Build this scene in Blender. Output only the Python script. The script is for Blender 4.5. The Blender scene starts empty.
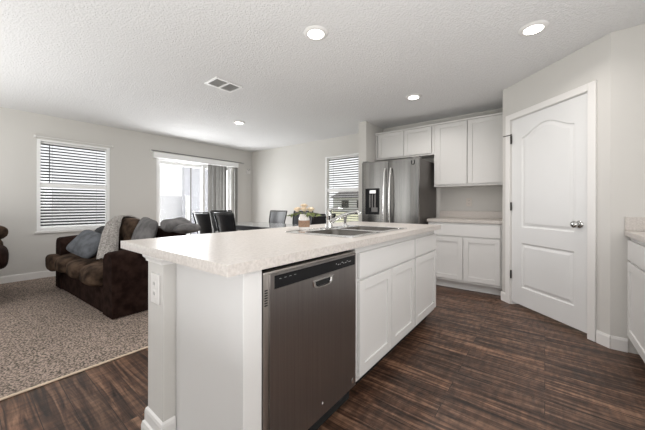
import bpy, bmesh, math, random
from mathutils import Vector, Matrix, noise

random.seed(7)
SC = bpy.context.scene
COL = SC.collection
PI = math.pi

# ---------------------------------------------------------------- camera
cam_data = bpy.data.cameras.new('camera')
cam = bpy.data.objects.new('camera', cam_data)
COL.objects.link(cam)
CAM_F, CAM_YAW, CAM_CY, CAM_ROLL, CAM_H = 284.0, 0.6648, 204.73, 0.002, 1.1042
cam_data.sensor_fit = 'HORIZONTAL'
cam_data.sensor_width = 36.0
cam_data.lens = CAM_F * 36.0 / 645.0
cam_data.shift_y = -(215.0 - CAM_CY) / 645.0
cam_data.clip_start = 0.05
cam_data.clip_end = 200
cam.matrix_world = (Matrix.Translation((0, 0, CAM_H)) @ Matrix.Rotation(CAM_YAW, 4, 'Z')
                    @ Matrix.Rotation(PI / 2, 4, 'X') @ Matrix.Rotation(CAM_ROLL, 4, 'Z'))
SC.camera = cam

# ---------------------------------------------------------------- world, exposure
SC.view_settings.view_transform = 'Standard'
SC.view_settings.look = 'None'
SC.view_settings.exposure = 0.96
SC.view_settings.gamma = 1.0
SC.view_settings.use_curve_mapping = False
world = bpy.data.worlds.new('world')
SC.world = world
world.use_nodes = True
wb = world.node_tree.nodes['Background']
wb.inputs['Color'].default_value = (0.96, 0.98, 1.0, 1)
wb.inputs['Strength'].default_value = 0.7

# ---------------------------------------------------------------- large lights: daylight at the slider, plus added fills with no real source
def area(name, loc, rot, sx, sy, power, color=(1, 1, 1)):
    l = bpy.data.lights.new(name, 'AREA')
    l.shape = 'RECTANGLE'
    l.size, l.size_y, l.energy, l.color = sx, sy, power, color
    o = bpy.data.objects.new(name, l)
    o.location, o.rotation_euler = loc, rot
    COL.objects.link(o)
    return o

area('fill_rear_living', (-4.2, -2.05, 1.35), (PI / 2, 0, 0), 2.6, 1.5, 5, (1.0, 0.99, 0.985))  # added fill by the unseen rear wall, no window known there
area('fill_up_kitchen', (0.0, -0.9, 0.5), (PI, 0, 0), 1.3, 1.3, 40, (0.975, 0.985, 1.0))  # unseen upward fill, added to brighten the kitchen and its ceiling
area('fill_up_living', (-4.0, -1.0, 0.7), (PI, 0, 0), 2.4, 1.8, 27, (0.985, 0.99, 1.0))  # second added uplight, brightens the living room from out of view
area('fill_side_kitchen', (1.05, 0.9, 1.55), (0, PI / 2, 0), 1.2, 2.0, 12, (1.0, 0.99, 0.985))  # added fill on the right, lightens the island fronts
area('daylight_slider', (-6.25, 3.17, 1.1), (0, -PI / 2 - 0.15, 0), 1.9, 1.5, 60, (0.97, 0.985, 1.0))

# ---------------------------------------------------------------- materials
def mat(name, color, rough=0.5, metal=0.0, var=0.0, scale=8.0, bump=0.0, bscale=60.0, spec=0.5, coat=0.0,
        stretch=(1, 1, 1), color2=None, detail=4.0, bdist=0.01, sheen=0.0):
    m = bpy.data.materials.new(name)
    m.use_nodes = True
    nt = m.node_tree
    b = nt.nodes['Principled BSDF']
    b.inputs['Base Color'].default_value = (*color, 1)
    b.inputs['Roughness'].default_value = rough
    b.inputs['Metallic'].default_value = metal
    b.inputs['Specular IOR Level'].default_value = spec
    b.inputs['Coat Weight'].default_value = coat
    if sheen:
        b.inputs['Sheen Weight'].default_value = sheen
    tc = nt.nodes.new('ShaderNodeTexCoord')
    mp = nt.nodes.new('ShaderNodeMapping')
    mp.inputs['Scale'].default_value = stretch
    nt.links.new(tc.outputs['Object'], mp.inputs['Vector'])
    if var or color2:
        n = nt.nodes.new('ShaderNodeTexNoise')
        n.inputs['Scale'].default_value = scale
        n.inputs['Detail'].default_value = detail
        nt.links.new(mp.outputs[0], n.inputs['Vector'])
        r = nt.nodes.new('ShaderNodeValToRGB')
        c2 = color2 or tuple(min(1, c * (1 + var)) for c in color)
        c1 = color if color2 else tuple(c * (1 - var) for c in color)
        r.color_ramp.elements[0].position = 0.36
        r.color_ramp.elements[1].position = 0.64
        r.color_ramp.elements[0].color = (*c1, 1)
        r.color_ramp.elements[1].color = (*c2, 1)
        nt.links.new(n.outputs['Fac'], r.inputs['Fac'])
        nt.links.new(r.outputs['Color'], b.inputs['Base Color'])
    if bump:
        n2 = nt.nodes.new('ShaderNodeTexNoise')
        n2.inputs['Scale'].default_value = bscale
        n2.inputs['Detail'].default_value = 3
        nt.links.new(mp.outputs[0], n2.inputs['Vector'])
        bp = nt.nodes.new('ShaderNodeBump')
        bp.inputs['Strength'].default_value = bump
        bp.inputs['Distance'].default_value = bdist
        nt.links.new(n2.outputs['Fac'], bp.inputs['Height'])
        nt.links.new(bp.outputs['Normal'], b.inputs['Normal'])
    return m

def emit(name, color, strength):
    m = bpy.data.materials.new(name)
    m.use_nodes = True
    b = m.node_tree.nodes['Principled BSDF']
    b.inputs['Base Color'].default_value = (*color, 1)
    b.inputs['Emission Color'].default_value = (*color, 1)
    b.inputs['Emission Strength'].default_value = strength
    return m

def glass_mat(name, tint=(1, 1, 1), gloss=0.08):
    m = bpy.data.materials.new(name)
    m.use_nodes = True
    nt = m.node_tree
    out = nt.nodes['Material Output']
    nt.nodes.remove(nt.nodes['Principled BSDF'])
    t = nt.nodes.new('ShaderNodeBsdfTransparent')
    t.inputs['Color'].default_value = (*tint, 1)
    g = nt.nodes.new('ShaderNodeBsdfGlossy')
    g.inputs['Roughness'].default_value = 0.02
    mx = nt.nodes.new('ShaderNodeMixShader')
    mx.inputs['Fac'].default_value = gloss
    nt.links.new(t.outputs[0], mx.inputs[1])
    nt.links.new(g.outputs[0], mx.inputs[2])
    nt.links.new(mx.outputs[0], out.inputs['Surface'])
    return m

def wood_floor_mat():
    m = bpy.data.materials.new('wood_plank_floor')
    m.use_nodes = True
    nt = m.node_tree
    L = nt.links.new
    b = nt.nodes['Principled BSDF']
    tc = nt.nodes.new('ShaderNodeTexCoord')
    br = nt.nodes.new('ShaderNodeTexBrick')          # planks run along X
    br.offset = 0.37
    br.inputs['Scale'].default_value = 1.0
    br.inputs['Brick Width'].default_value = 1.22
    br.inputs['Row Height'].default_value = 0.127
    br.inputs['Mortar Size'].default_value = 0.0016
    br.inputs['Mortar Smooth'].default_value = 0.3
    br.inputs['Bias'].default_value = 0.0
    br.inputs['Color1'].default_value = (0.0, 0.0, 0.0, 1)
    br.inputs['Color2'].default_value = (1.0, 1.0, 1.0, 1)
    br.inputs['Mortar'].default_value = (0.0, 0.0, 0.0, 1)
    L(tc.outputs['Object'], br.inputs['Vector'])
    # offset the grain per plank
    mp = nt.nodes.new('ShaderNodeMapping')
    mp.inputs['Scale'].default_value = (1.2, 20.0, 1.0)
    L(tc.outputs['Object'], mp.inputs['Vector'])
    ad = nt.nodes.new('ShaderNodeVectorMath')
    ad.operation = 'ADD'
    sc = nt.nodes.new('ShaderNodeVectorMath')
    sc.operation = 'SCALE'
    sc.inputs['Scale'].default_value = 13.0
    L(br.outputs['Color'], sc.inputs[0])
    L(mp.outputs[0], ad.inputs[0])
    L(sc.outputs[0], ad.inputs[1])
    g = nt.nodes.new('ShaderNodeTexNoise')
    g.inputs['Scale'].default_value = 1.5
    g.inputs['Detail'].default_value = 8
    g.inputs['Roughness'].default_value = 0.62
    g.inputs['Distortion'].default_value = 1.1
    L(ad.outputs[0], g.inputs['Vector'])
    r = nt.nodes.new('ShaderNodeValToRGB')
    e = r.color_ramp.elements
    e[0].position, e[0].color = 0.36, (0.018, 0.010, 0.007, 1)
    e[1].position, e[1].color = 0.67, (0.24, 0.142, 0.093, 1)
    k = r.color_ramp.elements.new(0.5)
    k.color = (0.088, 0.046, 0.029, 1)
    L(g.outputs['Fac'], r.inputs['Fac'])
    # scraped chatter across the grain
    mp2 = nt.nodes.new('ShaderNodeMapping')
    mp2.inputs['Scale'].default_value = (34.0, 9.0, 1.0)
    L(tc.outputs['Object'], mp2.inputs['Vector'])
    ch = nt.nodes.new('ShaderNodeTexNoise')
    ch.inputs['Scale'].default_value = 1.0
    ch.inputs['Detail'].default_value = 4
    L(mp2.outputs[0], ch.inputs['Vector'])
    r2 = nt.nodes.new('ShaderNodeValToRGB')
    r2.color_ramp.elements[0].position, r2.color_ramp.elements[0].color = 0.38, (0.72, 0.72, 0.72, 1)
    r2.color_ramp.elements[1].position, r2.color_ramp.elements[1].color = 0.62, (1.2, 1.18, 1.16, 1)
    L(ch.outputs['Fac'], r2.inputs['Fac'])
    mu = nt.nodes.new('ShaderNodeMix')
    mu.data_type = 'RGBA'
    mu.blend_type = 'MULTIPLY'
    mu.inputs['Factor'].default_value = 1.0
    L(r.outputs['Color'], mu.inputs['A'])
    L(r2.outputs['Color'], mu.inputs['B'])
    # plank to plank tone and seams
    r3 = nt.nodes.new('ShaderNodeValToRGB')
    r3.color_ramp.elements[0].color = (0.75, 0.75, 0.76, 1)
    r3.color_ramp.elements[1].color = (1.25, 1.2, 1.15, 1)
    L(br.outputs['Color'], r3.inputs['Fac'])
    mu2 = nt.nodes.new('ShaderNodeMix')
    mu2.data_type = 'RGBA'
    mu2.blend_type = 'MULTIPLY'
    mu2.inputs['Factor'].default_value = 1.0
    L(mu.outputs['Result'], mu2.inputs['A'])
    L(r3.outputs['Color'], mu2.inputs['B'])
    mu3 = nt.nodes.new('ShaderNodeMix')
    mu3.data_type = 'RGBA'
    L(br.outputs['Fac'], mu3.inputs['Factor'])
    L(mu2.outputs['Result'], mu3.inputs['A'])
    mu3.inputs['B'].default_value = (0.008, 0.005, 0.004, 1)
    L(mu3.outputs['Result'], b.inputs['Base Color'])
    b.inputs['Roughness'].default_value = 0.42
    b.inputs['Specular IOR Level'].default_value = 0.45
    bp = nt.nodes.new('ShaderNodeBump')
    bp.inputs['Strength'].default_value = 0.35
    bp.inputs['Distance'].default_value = 0.004
    am = nt.nodes.new('ShaderNodeMath')
    am.operation = 'ADD'
    L(g.outputs['Fac'], am.inputs[0])
    L(ch.outputs['Fac'], am.inputs[1])
    L(am.outputs[0], bp.inputs['Height'])
    L(bp.outputs['Normal'], b.inputs['Normal'])
    return m

def carpet_mat():
    m = bpy.data.materials.new('carpet_pile')
    m.use_nodes = True
    nt = m.node_tree
    L = nt.links.new
    b = nt.nodes['Principled BSDF']
    tc = nt.nodes.new('ShaderNodeTexCoord')
    n = nt.nodes.new('ShaderNodeTexNoise')
    n.inputs['Scale'].default_value = 88
    n.inputs['Detail'].default_value = 3
    L(tc.outputs['Object'], n.inputs['Vector'])
    r = nt.nodes.new('ShaderNodeValToRGB')
    r.color_ramp.elements[0].position, r.color_ramp.elements[0].color = 0.40, (0.10, 0.088, 0.073, 1)
    r.color_ramp.elements[1].position, r.color_ramp.elements[1].color = 0.59, (0.46, 0.365, 0.31, 1)
    L(n.outputs['Fac'], r.inputs['Fac'])
    L(r.outputs['Color'], b.inputs['Base Color'])
    b.inputs['Roughness'].default_value = 1.0
    b.inputs['Specular IOR Level'].default_value = 0.05
    bp = nt.nodes.new('ShaderNodeBump')
    bp.inputs['Strength'].default_value = 0.9
    bp.inputs['Distance'].default_value = 0.012
    L(n.outputs['Fac'], bp.inputs['Height'])
    L(bp.outputs['Normal'], b.inputs['Normal'])
    return m

def ceiling_mat():
    m = bpy.data.materials.new('textured_ceiling_paint')
    m.use_nodes = True
    nt = m.node_tree
    L = nt.links.new
    b = nt.nodes['Principled BSDF']
    b.inputs['Base Color'].default_value = (0.80, 0.80, 0.80, 1)
    b.inputs['Roughness'].default_value = 0.95
    b.inputs['Specular IOR Level'].default_value = 0.1
    tc = nt.nodes.new('ShaderNodeTexCoord')
    n = nt.nodes.new('ShaderNodeTexNoise')
    n.inputs['Scale'].default_value = 62
    n.inputs['Detail'].default_value = 2.5
    n.inputs['Distortion'].default_value = 0.6
    L(tc.outputs['Object'], n.inputs['Vector'])
    r = nt.nodes.new('ShaderNodeValToRGB')
    r.color_ramp.elements[0].position = 0.42
    r.color_ramp.elements[1].position = 0.60
    L(n.outputs['Fac'], r.inputs['Fac'])
    bp = nt.nodes.new('ShaderNodeBump')
    bp.inputs['Strength'].default_value = 0.6
    bp.inputs['Distance'].default_value = 0.005
    L(r.outputs['Color'], bp.inputs['Height'])
    L(bp.outputs['Normal'], b.inputs['Normal'])
    return m

M = {}
M['floor'] = wood_floor_mat()
M['carpet'] = carpet_mat()
M['ceiling'] = ceiling_mat()
M['wall'] = mat('greige_wall_paint', (0.645, 0.63, 0.602), 0.9, bump=0.08, bscale=90, spec=0.15)
M['trim'] = mat('white_trim_paint', (0.80, 0.785, 0.765), 0.45, bump=0.02, bscale=30)
M['door'] = mat('white_door_paint', (0.755, 0.755, 0.75), 0.42, bump=0.03, bscale=40)
M['cab'] = mat('white_cabinet_paint', (0.72, 0.713, 0.70), 0.42, bump=0.02, bscale=30)
M['counter'] = mat('beige_laminate', (0.50, 0.462, 0.428), 0.3, color2=(0.61, 0.57, 0.535), scale=95, detail=8, spec=0.5)
M['steel'] = mat('reflection_streaked_steel', (0.235, 0.23, 0.222), 0.24, 1.0, var=0.16, scale=3, stretch=(7, 7, 0.15), bump=0.02, bscale=4)  # brushed steel; vertical colour streaks imitate window reflections
M['dark_steel'] = mat('brushed_dark_steel', (0.37, 0.352, 0.345), 0.33, 1.0, var=0.06, scale=3, stretch=(40, 40, 0.6), bump=0.03, bscale=5)
M['edge_steel'] = mat('door_edge_steel', (0.50, 0.47, 0.44), 0.4, 1.0, var=0.04)
M['lite_steel'] = mat('polished_steel', (0.74, 0.73, 0.72), 0.2, 1.0, var=0.03)
M['chrome'] = mat('chrome', (0.60, 0.60, 0.59), 0.1, 1.0, var=0.02)
M['sinksteel'] = mat('satin_sink_steel', (0.15, 0.14, 0.13), 0.27, 1.0, var=0.05, scale=20)
M['black'] = mat('black_plastic', (0.010, 0.010, 0.011), 0.4, var=0.1, spec=0.2)
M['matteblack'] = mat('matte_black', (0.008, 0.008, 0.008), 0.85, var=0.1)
M['greyplastic'] = mat('grey_plastic', (0.19, 0.185, 0.18), 0.4, var=0.06)
M['fridgeside'] = mat('dark_fridge_side_paint', (0.085, 0.075, 0.068), 0.45, var=0.06, bump=0.05, bscale=200)
M['bronze'] = mat('dark_hinge_metal', (0.05, 0.045, 0.04), 0.35, 0.8, var=0.1)
M['vinyl'] = mat('white_vinyl', (0.90, 0.90, 0.895), 0.35, var=0.01)
M['slat'] = mat('backlit_dark_slats', (0.018, 0.018, 0.02), 0.5, var=0.1)  # darkness of backlit pale slats is put into the colour
M['vane'] = mat('grey_blind_vanes', (0.22, 0.215, 0.205), 0.7, var=0.05)
M['plate'] = mat('white_plastic_plate', (0.78, 0.765, 0.745), 0.35, var=0.01)
M['tanplate'] = mat('almond_plastic_plate', (0.66, 0.61, 0.56), 0.35, var=0.01)
M['slot'] = mat('socket_slots', (0.06, 0.055, 0.05), 0.6, var=0.1)
M['brown'] = mat('brown_microfibre', (0.013, 0.0065, 0.005), 0.9, color2=(0.030, 0.017, 0.0135), scale=14, bump=0.15, bscale=160, spec=0.06)
M['seat'] = mat('brown_seat_microfibre', (0.022, 0.015, 0.011), 0.9, color2=(0.105, 0.070, 0.049), scale=9, bump=0.2, bscale=120, spec=0.06)
M['greypillow'] = mat('blue_grey_fabric', (0.125, 0.132, 0.145), 0.9, var=0.22, scale=14, bump=0.2, bscale=150, spec=0.1)
M['midgrey'] = mat('mid_grey_fabric', (0.16, 0.155, 0.155), 0.9, var=0.28, scale=10, bump=0.2, bscale=150, spec=0.1)
M['darkpillow'] = mat('charcoal_fabric', (0.06, 0.06, 0.063), 0.9, var=0.2, scale=12, bump=0.2, bscale=150, spec=0.1)
M['throw'] = mat('pale_grey_knit', (0.36, 0.34, 0.32), 1.0, var=0.35, scale=70, bump=0.8, bscale=90, spec=0.05)
M['chairpad'] = mat('black_leatherette', (0.022, 0.023, 0.026), 0.32, var=0.12, scale=20, bump=0.05, bscale=80)
M['chairmetal'] = mat('black_metal', (0.016, 0.016, 0.017), 0.3, 0.3, var=0.1)
M['tableglass'] = mat('smoked_glass_top', (0.30, 0.31, 0.31), 0.05, spec=0.8, var=0.02)
M['lens'] = emit('lamp_lens', (1.0, 0.96, 0.90), 6.0)
M['lampring'] = mat('white_lamp_trim', (0.80, 0.79, 0.775), 0.5, var=0.01)
M['ventmetal'] = mat('white_vent_metal', (0.75, 0.74, 0.73), 0.5, var=0.02)
M['ventdark'] = mat('vent_duct_shadow_gap', (0.50, 0.495, 0.49), 0.9, var=0.1)
M['glass'] = glass_mat('window_glass')
M['vase'] = mat('milky_glass', (0.82, 0.79, 0.76), 0.2, var=0.04, coat=0.3)
M['burlap'] = mat('burlap_band', (0.36, 0.235, 0.16), 0.95, var=0.2, scale=120, bump=0.5, bscale=220)
M['petal'] = mat('cream_petals', (0.80, 0.68, 0.53), 0.7, var=0.1, scale=30)
M['leaf'] = mat('olive_green_leaves', (0.15, 0.19, 0.06), 0.6, var=0.35, scale=25)
M['strip'] = mat('pale_wood_strip', (0.66, 0.53, 0.40), 0.5, var=0.08, scale=20)
M['lawn'] = mat('dry_lawn', (0.74, 0.72, 0.50), 1.0, var=0.15, scale=3)
M['patio'] = mat('concrete_patio', (0.85, 0.84, 0.83), 0.9, var=0.05, scale=3)
M['fence'] = mat('pale_grey_vinyl_fence', (0.82, 0.82, 0.85), 0.6, var=0.02)
M['greyfence'] = mat('lilac_grey_stucco', (0.62, 0.62, 0.68), 0.9, var=0.05, scale=10)
M['house'] = mat('grey_siding', (0.45, 0.45, 0.46), 0.9, var=0.05)
M['roofing'] = mat('grey_shingles', (0.20, 0.19, 0.19), 0.95, var=0.2, scale=20)
M['whitemark'] = mat('pale_printed_marks', (0.45, 0.45, 0.45), 0.6, var=0.02)
M['timber'] = mat('stained_timber', (0.45, 0.26, 0.14), 0.7, var=0.15, scale=15)

# ---------------------------------------------------------------- mesh helpers
class B:
    """collects shapes into one mesh; f maps (u, n, z) to world when a frame is given"""
    def __init__(self, frame=None):
        self.bm = bmesh.new()
        self.f = frame or Matrix.Identity(4)

    def _add(self, verts, faces):
        vs = [self.bm.verts.new(self.f @ Vector(v)) for v in verts]
        out = []
        for fc in faces:
            try:
                out.append(self.bm.faces.new([vs[i] for i in fc]))
            except ValueError:
                pass
        return vs, out

    def box(self, x0, x1, y0, y1, z0, z1, bevel=0.0, seg=2):
        v = [(x, y, z) for x in (x0, x1) for y in (y0, y1) for z in (z0, z1)]
        fs = [(0, 1, 3, 2), (4, 6, 7, 5), (0, 4, 5, 1), (2, 3, 7, 6), (0, 2, 6, 4), (1, 5, 7, 3)]
        vs, out = self._add(v, fs)
        if bevel:
            es = list({e for fc in out for e in fc.edges})
            bmesh.ops.bevel(self.bm, geom=es, offset=bevel, segments=seg, affect='EDGES', profile=0.5)
        return self

    def tube(self, pts, r, n=12, cap=True):
        pts = [Vector(p) for p in pts]
        rs = r if isinstance(r, (list, tuple)) else [r] * len(pts)
        rings = []
        prev = None
        for i, p in enumerate(pts):
            d = (pts[min(i + 1, len(pts) - 1)] - pts[max(i - 1, 0)]).normalized()
            if prev is None:
                a = Vector((0, 0, 1)) if abs(d.z) < 0.9 else Vector((1, 0, 0))
                u = d.cross(a).normalized()
            else:
                u = (prev - d * prev.dot(d)).normalized()
            prev = u
            w = d.cross(u)
            rings.append([self.bm.verts.new(self.f @ (p + rs[i] * (math.cos(2 * PI * k / n) * u + math.sin(2 * PI * k / n) * w)))
                          for k in range(n)])
        for a, b in zip(rings, rings[1:]):
            for k in range(n):
                self.bm.faces.new((a[k], a[(k + 1) % n], b[(k + 1) % n], b[k]))
        if cap:
            self.bm.faces.new(rings[0][::-1])
            self.bm.faces.new(rings[-1])
        return self

    def lathe(self, prof, c=(0, 0, 0), n=24, cap=True):
        rings = [[self.bm.verts.new(self.f @ Vector((c[0] + r * math.cos(2 * PI * k / n), c[1] + r * math.sin(2 * PI * k / n), c[2] + z)))
                  for k in range(n)] for r, z in prof]
        for a, b in zip(rings, rings[1:]):
            for k in range(n):
                self.bm.faces.new((a[k], a[(k + 1) % n], b[(k + 1) % n], b[k]))
        if cap:
            self.bm.faces.new(rings[0][::-1])
            self.bm.faces.new(rings[-1])
        return self

    def loft(self, loops, cap0=True, cap1=True):
        rings = [[self.bm.verts.new(self.f @ Vector(p)) for p in lp] for lp in loops]
        n = len(rings[0])
        for a, b in zip(rings, rings[1:]):
            for k in range(n):
                self.bm.faces.new((a[k], a[(k + 1) % n], b[(k + 1) % n], b[k]))
        if cap0:
            self.bm.faces.new(rings[0][::-1])
        if cap1:
            self.bm.faces.new(rings[-1])
        return rings

    def soft(self, c, size, n=4.0, cuts=7, wob=0.0, wscale=4.0, rot=None, seed=0.0, pinch=0.0):
        """a stuffed block: superellipsoid with gentle lumps"""
        tmp = bmesh.new()
        bmesh.ops.create_cube(tmp, size=2.0)
        bmesh.ops.subdivide_edges(tmp, edges=tmp.edges[:], cuts=cuts, use_grid_fill=True)
        R = rot or Matrix.Identity(3)
        idx = {}
        for v in tmp.verts:
            p = v.co.copy()
            d = (abs(p.x) ** n + abs(p.y) ** n + abs(p.z) ** n) ** (1.0 / n)
            p = p / d
            q = Vector((p.x * size[0] / 2, p.y * size[1] / 2, p.z * size[2] / 2))
            if pinch:
                k = (1 - abs(p.x) ** 2.2) * (1 - abs(p.z) ** 2.2)
                q.y *= (1 - pinch) + pinch * max(0, k) ** 0.5
            if wob:
                w = noise.noise(q * wscale + Vector((seed, seed * 1.7, 3.1)))
                q += q.normalized() * w * wob
            q = R @ q + Vector(c)
            idx[v.index] = self.bm.verts.new(self.f @ q)
        for f in tmp.faces:
            self.bm.faces.new([idx[v.index] for v in f.verts])
        tmp.free()
        return self

    def grid(self, rows, thick=0.0):
        vs = [[self.bm.verts.new(self.f @ Vector(p)) for p in r] for r in rows]
        fs = []
        for a, b in zip(vs, vs[1:]):
            for k in range(len(a) - 1):
                fs.append(self.bm.faces.new((a[k], a[k + 1], b[k + 1], b[k])))
        if thick:
            bmesh.ops.recalc_face_normals(self.bm, faces=self.bm.faces[:])
            bmesh.ops.solidify(self.bm, geom=fs, thickness=thick)
        return self

OFF = {}

def ob(name, b, m, parent=None, smooth=False, bevel=0.0, recalc=True, origin=None):
    bm = b.bm
    if recalc:
        bmesh.ops.recalc_face_normals(bm, faces=bm.faces[:])
    off = Vector((0, 0, 0))
    if parent is not None:
        off = OFF[parent.name]
    elif origin is not None:
        off = Vector(origin)
    if off.length:
        bmesh.ops.translate(bm, verts=bm.verts[:], vec=-off)
    me = bpy.data.meshes.new(name)
    bm.to_mesh(me)
    bm.free()
    o = bpy.data.objects.new(name, me)
    COL.objects.link(o)
    me.materials.append(M[m] if isinstance(m, str) else m)
    if smooth:
        me.polygons.foreach_set('use_smooth', [True] * len(me.polygons))
        try:
            me.set_sharp_from_angle(angle=math.radians(50))
        except Exception:
            pass
    if parent is not None:
        o.parent = parent
    elif origin is not None:
        o.location = off
    OFF[o.name] = off
    if bevel:
        md = o.modifiers.new('bevel', 'BEVEL')
        md.width = bevel
        md.segments = 2
        md.limit_method = 'ANGLE'
        md.angle_limit = math.radians(40)
    return o

def tag(o, label=None, cat=None, group=None, kind=None):
    if label: o['label'] = label
    if cat: o['category'] = cat
    if group: o['group'] = group
    if kind: o['kind'] = kind
    return o

def thing(name, label, cat, loc=(0, 0, 0), group=None):
    o = bpy.data.objects.new(name, None)
    o.empty_display_size = 0.1
    COL.objects.link(o)
    o.location = loc
    OFF[o.name] = Vector(loc)
    return tag(o, label, cat, group)

def struct_root(name, loc=(0, 0, 0)):
    o = bpy.data.objects.new(name, None)
    COL.objects.link(o)
    o.location = loc
    OFF[o.name] = Vector(loc)
    o['kind'] = 'structure'
    return o

def struct(name, b, m, **k):
    o = ob(name, b, m, **k)
    o['kind'] = 'structure'
    return o

def copy_tree(o, parent=None):
    c = o.copy()
    COL.objects.link(c)
    if parent: c.parent = parent
    for ch in list(o.children):
        copy_tree(ch, c)
    return c

def frame(origin, u, n):
    u, n = Vector(u).normalized(), Vector(n).normalized()
    m = Matrix.Identity(4)
    for i in range(3):
        m[i][0], m[i][1], m[i][2], m[i][3] = u[i], n[i], (0, 0, 1)[i], origin[i]
    return m

def cells(b, ur, zr, nr, holes):
    """a slab in (u, z) with rectangular holes, made of boxes"""
    us = sorted({ur[0], ur[1]} | {h[0] for h in holes} | {h[1] for h in holes})
    zs = sorted({zr[0], zr[1]} | {h[2] for h in holes} | {h[3] for h in holes})
    for a, c in zip(us, us[1:]):
        run = None
        for z0, z1 in zip(zs, zs[1:]):
            hit = any(h[0] <= a and c <= h[1] and h[2] <= z0 and z1 <= h[3] for h in holes)
            if not hit:
                run = (run[0], z1) if run else (z0, z1)
            if hit or z1 == zs[-1]:
                if run:
                    b.box(a, c, nr[0], nr[1], run[0], run[1])
                run = None
    return b

# ---------------------------------------------------------------- the room
XL, YB, H = -5.892, 4.594, 2.44
YR, XR = -2.2, 1.11
S = 2 ** -0.5
C1 = Vector((-0.389, 3.886, 0))
PL = 1.112                                   # length of the diagonal pantry wall
C2 = C1 + Vector((S, -S, 0)) * PL
XC = -2.403                                  # carpet edge
WIN_L = (0.693, 1.585, 0.70, 2.072)
SLIDE = (2.33, 4.02, 0.0, 2.02)
WIN_B = (-3.53, -2.60, 0.70, 2.075)

b = B(); b.box(XC, 1.3, YR, 4.75, -0.10, 0.0)
struct('floor', b, 'floor')
b = B(); b.box(XL - 0.0, XC - 0.014, YR, 4.75, -0.10, 0.008)
struct('floor_carpet', b, 'carpet')
b = B(); b.box(XC - 0.0135, XC + 0.004, YR, YB, 0.0005, 0.011, bevel=0.004)
struct('trim_1', b, 'strip')
b = B(); b.box(XL - 0.14, 1.3, YR - 0.12, 4.75, H, H + 0.12)
struct('ceiling', b, 'ceiling')
b = B(frame((XL, 0, 0), (0, 1, 0), (1, 0, 0)))
cells(b, (YR, YB + 0.14), (-0.1, H), (-0.14, 0.0), [WIN_L, SLIDE])
struct('wall_left', b, 'wall')
b = B(frame((0, YB, 0), (1, 0, 0), (0, -1, 0)))
cells(b, (XL, 1.3), (-0.1, H), (-0.14, 0.0), [WIN_B])
struct('wall_back', b, 'wall')
b = B(); b.box(-2.385, -2.245, 3.99, YB - 0.001, 0.0, H - 0.001)
struct('wall_fridge_side', b, 'wall')
b = B(); b.box(XR, XR + 0.14, YR, C2.y, -0.1, H)
struct('wall_right', b, 'wall')
b = B(frame((0, YR, 0), (1, 0, 0), (0, 1, 0)))
cells(b, (XL - 0.14, XR + 0.14), (-0.1, H), (-0.12, 0.0), [(-2.1, 0.3, 0.6, 2.1), (-5.5, -2.9, 0.6, 2.1)])  # openings in the unseen rear wall are added to admit light
struct('wall_rear', b, 'wall')

# pantry walls: diagonal with the door opening, return to the back wall, wall right of it
PF = frame(C1, (S, -S, 0), (-S, -S, 0))      # u along the wall, n into the room
D0, D1, DT = 0.118, 0.957, 2.055
b = B(PF)
cells(b, (0.0, PL), (0.0, H - 0.001), (-0.115, 0.0), [(D0, D1, 0.0, DT)])
struct('wall_pantry', b, 'wall')
b = B(); b.box(C1.x, C1.x + 0.10, C1.y + 0.085, YB - 0.001, 0.0, H - 0.001)
struct('wall_pantry_return', b, 'wall')
b = B(); b.box(C2.x + 0.0, XR + 0.14, C2.y, C2.y + 0.11, 0.0, H - 0.001)
struct('wall_pantry_right', b, 'wall')

def base_profile(b, u0, u1, h=0.10, t=0.0105):
    b.box(u0, u1, 0.0005, t, 0.0, h - 0.018)
    b.loft([[(u, 0.0005, h - 0.018), (u, t, h - 0.018), (u, t * 0.75, h - 0.008), (u, 0.006, h), (u, 0.0005, h)] for u in (u0, u1)])

b = B(frame((XL, 0, 0.008), (0, 1, 0), (1, 0, 0)))
base_profile(b, YR, SLIDE[0] - 0.03); base_profile(b, SLIDE[1] + 0.03, YB)
struct('baseboard_left', b, 'trim')
b = B(frame((0, YB, 0.008), (1, 0, 0), (0, -1, 0)))
base_profile(b, XL + 0.016, -2.386)
struct('baseboard_back', b, 'trim')
b = B(PF)
base_profile(b, -0.012, D0 - 0.062, 0.10); base_profile(b, D1 + 0.062, PL + 0.004, 0.10)
struct('baseboard_pantry', b, 'trim')
b = B(frame((C2.x, C2.y, 0), (1, 0, 0), (0, -1, 0)))
base_profile(b, 0.002, 0.092)
struct('baseboard_right', b, 'trim')

# ---------------------------------------------------------------- pantry door
door = struct_root('door_1', PF @ Vector((0.53, 0, 0)))
b = B(PF)
cw = 0.058
for (a, c, z0, z1) in ((D0 - cw, D0 + 0.004, 0.0, DT + cw), (D1 - 0.004, D1 + cw, 0.0, DT + cw), (D0 + 0.004, D1 - 0.004, DT - 0.004, DT + cw)):
    b.box(a, c, 0.0005, 0.016, z0, z1, bevel=0.004)
for (a, c, z0, z1) in ((D0 + 0.0005, D0 + 0.011, 0.0, DT), (D1 - 0.011, D1 - 0.0005, 0.0, DT), (D0 + 0.011, D1 - 0.011, DT - 0.008, DT - 0.0005)):
    b.box(a, c, -0.112, -0.0005, z0, z1)
ob('door_frame', b, 'trim', door)

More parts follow.
